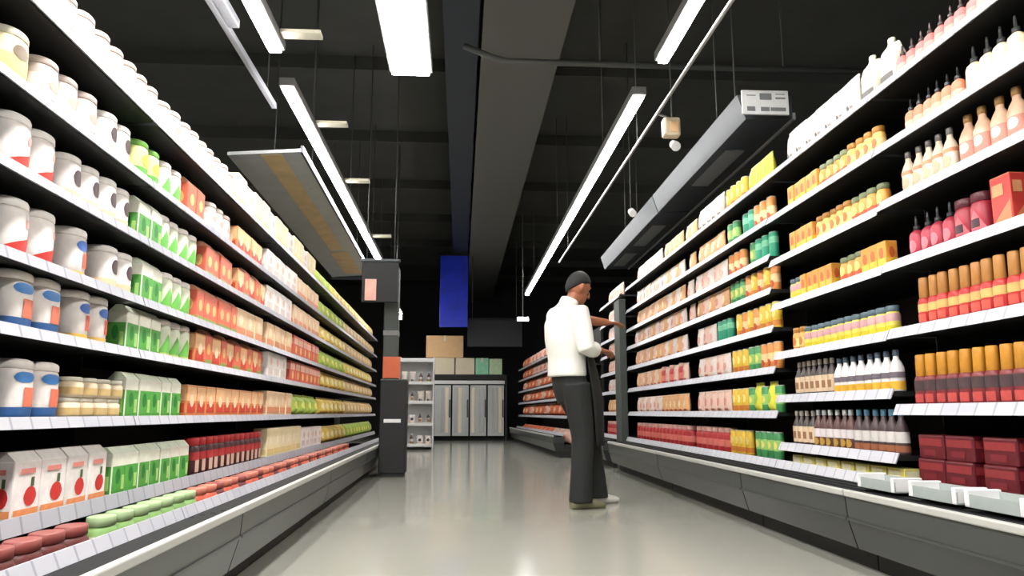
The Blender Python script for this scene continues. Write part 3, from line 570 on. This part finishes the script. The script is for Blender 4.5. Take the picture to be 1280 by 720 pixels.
t = thing('sign_canopy', 'slate grey hanging canopy with white sign over the right cases', 'canopy', (2.3, 8.2, 2.95), -.0135)
b = MB()
for y0, y1 in ((-2.9, -.2), (-.17, 3.2)):
    b.hexa([(-.14, y0, -.06), (.22, y0, -.04), (.22, y1, -.04), (-.14, y1, -.06), (-.20, y0, .13), (.22, y0, .13), (.22, y1, .13), (-.20, y1, .13)], M['can2'])
build('canopy_box', b, t)
build('edge_trim', MB().box(.22, .245, -2.9, 3.2, -.055, .0, M['canrail'], .004), t)
for y0, y1 in ((-2.2, -1.2), (.4, 1.5), (2.0, 2.9)): build('light_slot', MB().box(-.06, .1, y0, y1, -.062, -.05, M['canrail']), t)
sg = build('sign_board', MB().box(-.185, .17, -2.96, -2.94, -.045, .145, M['sign'], .003), t)
for x0, x1, z0, z1 in ((-.05, .04, .07, .12), (.07, .145, .078, .09), (-.15, -.09, -.02, .015), (-.045, .02, -.02, .012), (.03, .145, -.018, .01), (-.15, -.08, .1, .106), (.07, .14, .112, .118)): build('sign_print', MB().box(x0, x1, -2.963, -2.9595, z0, z1, M['ink']), sg)
for x, y in ((-.05, -2), (.12, -2), (-.05, 2), (.12, 2)): build('hanger_rod', MB().tube([(x, y, .12), (x, y, 2.07)], .007, M['pipe2'], 6), t)

# ------------------------------------------------------------------ pillar group on the left end
t = thing('pillar', 'square dark post standing behind the black cabinet stand', 'pillar', (-.835, 9.18, 0))
build('column_shaft', MB().box(-.085, .085, -.08, .12, 0, 2.45, M['post'], .01), t)
build('column_band', MB().box(-.09, .09, -.085, .125, 1.62, 1.68, M['house'], .004), t)
t = thing('promotion_stand', 'black cabinet stand with white strip label at the left case end', 'stand', (-.755, 8.9, 0))
build('cabinet', MB().box(-.15, .15, -.15, .15, .04, 1.07, M['sblack'], .012), t)
build('plinth', MB().box(-.13, .13, -.13, .13, 0, .04, M['kick']), t)
build('strip_label', MB().box(-.10, .09, -.158, -.149, .60, .64, M['sign'], .002), t)
build('top_board', MB().box(-.152, .152, -.155, .155, 1.07, 1.085, M['case2'], .004), t)
t = thing('small_sign', 'orange sign standing on top of the black cabinet stand', 'sign', (-.80, 8.95, 1.085))
build('sign_panel', MB().box(-.10, .10, -.01, .01, .02, .27, M['orange'], .004), t)
build('sign_foot', MB().box(-.08, .08, -.04, .04, 0, .022, M['sblack'], .004), t)
t = thing('hanging_sign', 'black square sign hanging in front of the pillar above the aisle', 'sign', (-.96, 8.85, 1.98))
build('sign_board', MB().box(-.2, .22, -.02, .02, 0, .48, M['sblack'], .006), t)
build('poster', MB().box(-.16, -.03, -.028, -.019, .02, .27, mat('poster_pink', (226, 170, 158), .6, scale=9, noise=.3), .002), t)
build('top_rail', MB().box(-.22, .24, -.03, .03, .48, .51, M['can2'], .006), t)
for x in (-.15, .17): build('hanger_rod', MB().tube([(x, 0, .5), (x, 0, 3.2)], .006, M['pipe2'], 6), t)

# ------------------------------------------------------------------ back of the aisle
t = thing('glass_freezer', 'dark framed upright cooler with pale glass doors across the aisle end', 'cooler', (.24, 20.3, 0))
b = MB().box(-.98, .98, -.05, .55, 0, .1, M['sblack']); b.box(-.98, .98, -.3, .55, 1.56, 1.7, M['sblack'], .01); b.box(-.98, .98, .5, .55, .1, 1.6, M['black'])
b.box(-.98, -.93, -.3, .55, 0, 1.56, M['sblack']); b.box(.93, .98, -.3, .55, 0, 1.56, M['sblack'])
build('cabinet', b, t)
build('header_rail', MB().box(-.92, .92, -.33, -.3, 1.45, 1.54, M['sign'], .004), t)
for k in range(4):
    x0 = -.92 + k * .46
    dr = build('door', MB().box(x0 + .02, x0 + .44, -.3, -.27, .12, 1.42, M['glass'], .006), t)
    build('door_handle', MB().tube([(x0 + .41, -.30, .6), (x0 + .41, -.335, .62), (x0 + .41, -.335, 1.02), (x0 + .41, -.30, 1.04)], .012, M['sblack'], 8), dr)
    for j in range(3): build('packet_column', MB().box(x0 + .06 + j * .12, x0 + .14 + j * .12, -.312, -.298, .2, 1.36, (M['glass'], M['metal'], M['card2'])[(j + k) % 3], .004), t)
def carton_on(x, y, z, w, d, h, m, lab, name='carton_box', tape=True):
    o = thing(name, lab, 'box', (x, y, z))
    build('box_body', MB().box(-w / 2, w / 2, -d / 2, d / 2, 0, h, m, .01), o)
    build('tape', MB().box(-.03, .03, -d / 2 - .003, d / 2 + .003, h * .75, h + .003, M['card2']), o)
mint = mat('box_mint_green', (156, 226, 188), .6, scale=9, noise=.2); mint2 = mat('box_pale_green', (206, 234, 190), .6, scale=9, noise=.2)
carton_on(-.42, 20.35, 1.7, .52, .4, .44, M['card2'], 'pale cardboard box at the left on the dark cooler')
carton_on(.12, 20.35, 1.7, .5, .4, .44, M['card2'], 'pale cardboard box under the large tan box, second from left')
carton_on(.57, 20.35, 1.7, .34, .4, .44, mint, 'mint green box on the cooler beside the pale boxes')
carton_on(.93, 20.35, 1.7, .34, .4, .42, mint2, 'pale green box at the right end on the cooler')
carton_on(-.42, 20.35, 2.146, .98, .4, .58, M['card'], 'large tan cardboard box stacked highest above the cooler')
t = thing('white_gondola', 'white shelf unit of small grey goods left of the dark cooler', 'shelf unit', (-.86, 15.3, 0))
b = MB().box(-.32, .32, .2, .24, 0, 1.8, M['sign']); b.box(-.34, -.32, -.2, .24, 0, 1.8, M['sign']); b.box(.32, .34, -.2, .24, 0, 1.8, M['sign'])
build('frame', b, t)
GZ = [.1, .5, .92, 1.30, 1.74]
for z in GZ:
    sh = build('shelf', MB().box(-.32, .32, -.18, .2, z - .02, z, M['sign']), t)
    build('price_rail', MB().box(-.32, .32, -.2, -.18, z - .04, z + .02, M['sign'], .003), sh)
ds = [('tub_dark', 'dark emblem tub'), ('lowwhite', 'low white tub'), ('blue_cap', 'dark bottle with blue cap'), ('dark_stripe', 'dark bottle with pale label')]
for i, z in enumerate(GZ[:4]):
    for k in range(4):
        key = ('white_cap', 'tub_dark', 'dark_stripe', 'white_bag')[(i + k // 2) % 4]
        if key not in _parts: _parts[key] = make_design(DS[key])
        o = None
        for nm, me in _parts[key]:
            c = bpy.data.objects.new(nm, me); C.objects.link(c)
            if o is None:
                o = c; o.location = (-1.1 + k * .16, 15.2, z + .0005)
                tag(o, '%s, %s from left, %s shelf up of the white shelf unit' % (DS[key]['look'], ORD[k + 1], ORD[i + 1]), DS[key]['cat'], 'goods on the white shelf unit')
            else: c.parent = o
t = thing('blue_banner', 'glossy blue banner hanging high at the aisle end', 'banner', (-.18, 18.3, 2.75))
build('banner_sheet', MB().box(-.34, .34, -.03, .03, 0, 1.75, M['blue'], .01), t)
build('banner_rail', MB().box(-.37, .37, -.04, .04, 1.75, 1.80, M['sblack'], .006), t)
for x in (-.3, .3): build('hanger_rod', MB().tube([(x, 0, 1.8), (x, 0, 1.86)], .008, M['pipe2'], 6), t)
t = thing('menu_board', 'wide dark navy board hanging above the cooler boxes', 'board', (.78, 18.8, 2.32))
build('board_panel', MB().box(-.62, .75, -.03, .03, 0, .68, mat('board_navy', (10, 12, 20), .5), .01), t)
build('board_frame', MB().box(-.64, .77, -.02, .035, .68, .72, M['sblack'], .006), t)
for x in (-.5, .6): build('hanger_rod', MB().tube([(x, 0, .7), (x, 0, 2.7)], .008, M['pipe2'], 6), t)
for x, y, z, lb in ((-1.05, 12.2, 2.22, 'bright flood lamp glowing beside the pillar on the left'), (1.15, 14.0, 2.43, 'bright flood lamp glowing behind the person')):
    t = thing('flood_lamp', lb, 'lamp', (x, y, z))
    build('lamp_head', MB().box(-.12, .12, 0, .08, -.045, .045, M['sblack'], .008), t)
    build('lamp_lens', MB().box(-.10, .10, -.012, .002, -.035, .035, mat('lamp_lens_lit', (255, 255, 255), .4, emit=28), .004), t)
    build('lamp_stem', MB().tube([(0, .04, .04), (0, .04, 5.2 - z)], .01, M['pipe2'], 6), t)

# ------------------------------------------------------------------ the person
def solid(name, mb, voxel, parent, it=4, smooth_fac=.5):
    o = build(name, mb, parent)
    r = o.modifiers.new('r', 'REMESH'); r.mode = 'VOXEL'; r.voxel_size = voxel; r.use_smooth_shade = True
    s = o.modifiers.new('s', 'SMOOTH'); s.iterations = it; s.factor = smooth_fac
    dg = bpy.context.evaluated_depsgraph_get(); me = bpy.data.meshes.new_from_object(o.evaluated_get(dg))
    old = o.data; o.modifiers.clear(); o.data = me; me.name = name
    if not me.materials:
        for m in mb.mats: me.materials.append(m)
    for p in me.polygons: p.use_smooth = True
    return o
YAW = radians(24)
P = thing('person', 'person in white jacket and black apron reaching toward the right shelves', 'person', (.83, 5.92, 0), YAW)
sk = M['skin']
hip_r, hip_l = (.02, -.095, .93), (.05, .095, .93)
kn_r, kn_l = (.07, -.105, .52), (.27, .11, .54)
an_r, an_l = (.04, -.11, .09), (.34, .12, .09)
sh_r, sh_l = (.0, -.185, 1.47), (.01, .185, 1.48)
el_r, wr_r = (.02, -.25, 1.19), (.19, -.19, 1.185)
el_l, wr_l = (.27, .20, 1.47), (.52, .18, 1.46)
HR = Matrix.Rotation(radians(24), 3, 'Y')                  # head tips forward
hc = Vector((.115, 0, 1.695))
def hp(x, y, z): return hc + HR @ Vector((x, y, z))
b = MB()
b.tube([(.03, 0, .88), (.02, 0, .98), (.0, 0, 1.12), (-.01, 0, 1.28), (-.015, 0, 1.42), (.0, 0, 1.50)], [(.155, .11), (.155, .115), (.145, .11), (.165, .12), (.17, .11), (.09, .07)], sk, 16, ref=(1, 0, 0))
b.tube([(.0, 0, 1.46), (.04, 0, 1.55), (.08, 0, 1.63)], [.07, .058, .058], sk, 14)
b.ell(hp(-.005, 0, .02), (.098, .078, .115), sk, HR); b.ell(hp(.028, 0, -.06), (.068, .058, .072), sk, HR)
b.tube([hp(.088, 0, .03), hp(.108, 0, -.005), hp(.114, 0, -.022), hp(.09, 0, -.032)], [.009, .013, .017, .01], sk, 8)
b.ell(hp(.078, 0, .04), (.022, .052, .012), sk, HR, 10, 6)
b.ell(hp(.088, 0, -.062), (.012, .024, .007), sk, HR, 8, 6); b.ell(hp(.086, 0, -.077), (.012, .022, .008), sk, HR, 8, 6); b.ell(hp(.078, 0, -.108), (.022, .028, .018), sk, HR, 8, 6)
for s_ in (-1, 1): b.ell(hp(-.012, s_ * .08, -.01), (.02, .011, .034), sk, HR, 10, 8)
for s0, s1, s2 in ((sh_r, el_r, wr_r), (sh_l, el_l, wr_l)):
    m1 = [(a + c_) / 2 for a, c_ in zip(s0, s1)]; m2 = [(a * .65 + c_ * .35) for a, c_ in zip(s1, s2)]
    b.tube([s0, m1, s1, m2, s2], [.055, .05, .041, .043, .029], sk, 12)
for h, k_, a in ((hip_r, kn_r, an_r), (hip_l, kn_l, an_l)): b.tube([h, k_, a, (a[0], a[1], .05)], [.082, .055, .038, .04], sk, 12)
def hand(w, d, up, side, curl, thumb):
    d, up, side = Vector(d).normalized(), Vector(up).normalized(), Vector(side).normalized(); w = Vector(w)
    b.tube([w - d * .02, w + d * .03, w + d * .09], [(.026, .022), (.04, .017), (.042, .014)], sk, 10, ref=tuple(up))
    for i, (o_, l_) in enumerate(((-.032, .072), (-.011, .082), (.011, .077), (.032, .06))):
        p0 = w + d * .085 + side * o_; pts = [p0]; ang = 0
        for j in range(3):
            ang += curl; dr = d * cos(ang) - up * sin(ang); pts.append(pts[-1] + dr * l_ * (.42, .32, .26)[j])
        b.tube(pts, [.0095, .009, .0085, .007], sk, 8)
    p0 = w + d * .03 + side * thumb * .03; b.tube([p0, p0 + (d * .6 + side * thumb * .7).normalized() * .035, p0 + (d * .85 + side * thumb * .45 - up * .2).normalized() * .068], [.013, .0115, .009], sk, 8)
hand(wr_r, (.9, .3, -.06), (0, 0, 1), (.3, -.9, 0), .35, -1)
hand(wr_l, (1, -.05, -.05), (0, 0, 1), (.05, 1, 0), .22, -1)
solid('body', b, .0055, P, 3)
# hair: close cap over crown and nape
h = MB()
rs = []
for j in range(11):
    f = j / 10; ring = []
    for i in range(28):
        a = 2 * pi * i / 28; front = (1 + cos(a)) / 2
        low = -.085 + .155 * front ** .6
        zz = low + (.138 - low) * f; k_ = sqrt(max(.0, 1 - ((zz - .02) / .124) ** 2)) if zz > .02 else sqrt(max(.0, 1 - ((zz - .02) / .2) ** 2))
        k_ = max(k_, .03) * (1 - .12 * max(0, 1 - f * 5)); ring.append(hp(-.007 + .104 * k_ * cos(a) * (1 + .012 * sin(a * 9 + j * 2)), .084 * k_ * sin(a) * (1 + .012 * sin(a * 7 + j)), zz + .002 * sin(a * 11 + j * 3)))
    rs.append(ring)
h.loft(rs, M['hair']); build('hair', h, P)
for s_ in (-1, 1): build('eye', MB().ell(hp(.081, s_ * .031, .012), (.008, .011, .007), M['eye'], HR, 8, 6), P)
# jacket
j = MB(); w = M['white']
j.tube([(0, 0, .985), (0, 0, 1.0), (.0, 0, 1.12), (-.012, 0, 1.28), (-.02, 0, 1.40), (-.012, 0, 1.48), (.01, 0, 1.535), (.02, 0, 1.56)], [(.175, .138), (.178, .142), (.17, .14), (.188, .152), (.20, .14), (.165, .115), (.085, .08), (.075, .073)], w, 22, ref=(1, 0, 0))
for s0, s1, s2, ex in ((sh_r, el_r, wr_r, .62), (sh_l, el_l, wr_l, .12)):
    s0, s1, s2 = Vector(s0), Vector(s1), Vector(s2); inn = Vector((s0.x - .01, s0.y * .55, s0.z - .02))
    j.tube([inn, s0 + Vector((0, 0, -.005)), (s0 + s1) / 2, s1, s1 + (s2 - s1) * ex * .5, s1 + (s2 - s1) * ex], [.085, .086, .078, .068, .064, .062], w, 14)
solid('jacket', j, .009, P, 4)
build('collar', MB().tube([(.012, 0, 1.535), (.022, 0, 1.565), (.034, 0, 1.592)], [(.084, .082), (.078, .076), (.074, .072)], w, 20, ref=(1, 0, 0)), P)
tr = MB(); k = M['trou']
tr.tube([(.05, 0, .80), (.03, 0, .90), (.01, 0, 1.02)], [(.15, .11), (.168, .128), (.162, .125)], k, 18, ref=(1, 0, 0))
for hh, kk, aa in ((hip_r, kn_r, an_r), (hip_l, kn_l, an_l)):
    hh, kk, aa = Vector(hh), Vector(kk), Vector(aa)
    tr.tube([hh, hh.lerp(kk, .5), kk, kk.lerp(aa, .5), aa, Vector((aa.x, aa.y, .045))], [.112, .102, .088, .084, .088, .092], k, 16)
solid('trousers', tr, .010, P, 4)
# apron: a cloth with thickness, draped from the waist over the forward thigh
ap = MB(); km = M['apron']; G = []
for s_ in (0, 1):
    rows = []
    for i in range(15):
        f = i / 14; z = 1.19 - .73 * f; row = []
        for q in range(15):
            a = -1 + 2 * q / 14; ang = a * (1.25 - .25 * f)
            rx = .185 + .16 * sin(min(1, f * 1.6) * pi / 2) * (.8 + .2 * a) + .006 * sin(a * 9 + f * 3) * f; ry = .19 + .01 * f
            row.append(ap.bm.verts.new(((rx + .008 * s_) * cos(ang) + .0, (ry + .008 * s_) * sin(ang), z)))
        rows.append(row)
    G.append(rows)
kk = ap.mi(km)
for s_ in (0, 1):
    for i in range(14):
        for q in range(14):
            f_ = ap.bm.faces.new((G[s_][i][q], G[s_][i][q + 1], G[s_][i + 1][q + 1], G[s_][i + 1][q])); f_.material_index = kk; f_.smooth = True
bd = [(0, q) for q in range(14)] + [(i, 14) for i in range(14)] + [(14, 14 - q) for q in range(14)] + [(14 - i, 0) for i in range(14)]
for (i0, q0), (i1, q1) in zip(bd, bd[1:] + bd[:1]):
    f_ = ap.bm.faces.new((G[0][i0][q0], G[0][i1][q1], G[1][i1][q1], G[1][i0][q0])); f_.material_index = kk
build('apron', ap, P)
def shoe(a, m, yaw):
    s = MB(); R = Matrix.Rotation(yaw, 3, 'Z'); o = Vector((a[0], a[1], 0))
    secs = [(-.085, .028, .07), (-.05, .040, .10), (.0, .044, .105), (.06, .046, .085), (.12, .05, .062), (.17, .044, .05), (.2, .026, .038)]
    s.loft([[o + R @ Vector((x, wd * cos(2 * pi * i / 14), .002 + max(0, (sin(2 * pi * i / 14) + .75) / 1.75) * hh)) for i in range(14)] for x, wd, hh in secs], m)
    return s
build('shoe', shoe(an_r, M['sole'], -.1), P)
o = build('shoe', shoe(an_l, M['sneak'], .0), P); o['label'] = 'white sneaker'

# ------------------------------------------------------------------ view
wd = bpy.data.worlds.new('world'); S.world = wd; wd.use_nodes = True
wd.node_tree.nodes['Background'].inputs['Color'].default_value = (.6, .65, .7, 1); wd.node_tree.nodes['Background'].inputs['Strength'].default_value = .1
S.view_settings.view_transform = 'Standard'; S.view_settings.look = 'None'; S.view_settings.gamma = 1; S.view_settings.use_curve_mapping = False
S.view_settings.exposure = 0.27
S.cycles.use_denoising = True; S.cycles.max_bounces = 6; S.cycles.use_adaptive_sampling = True
print('OBJECTS', len(S.objects))
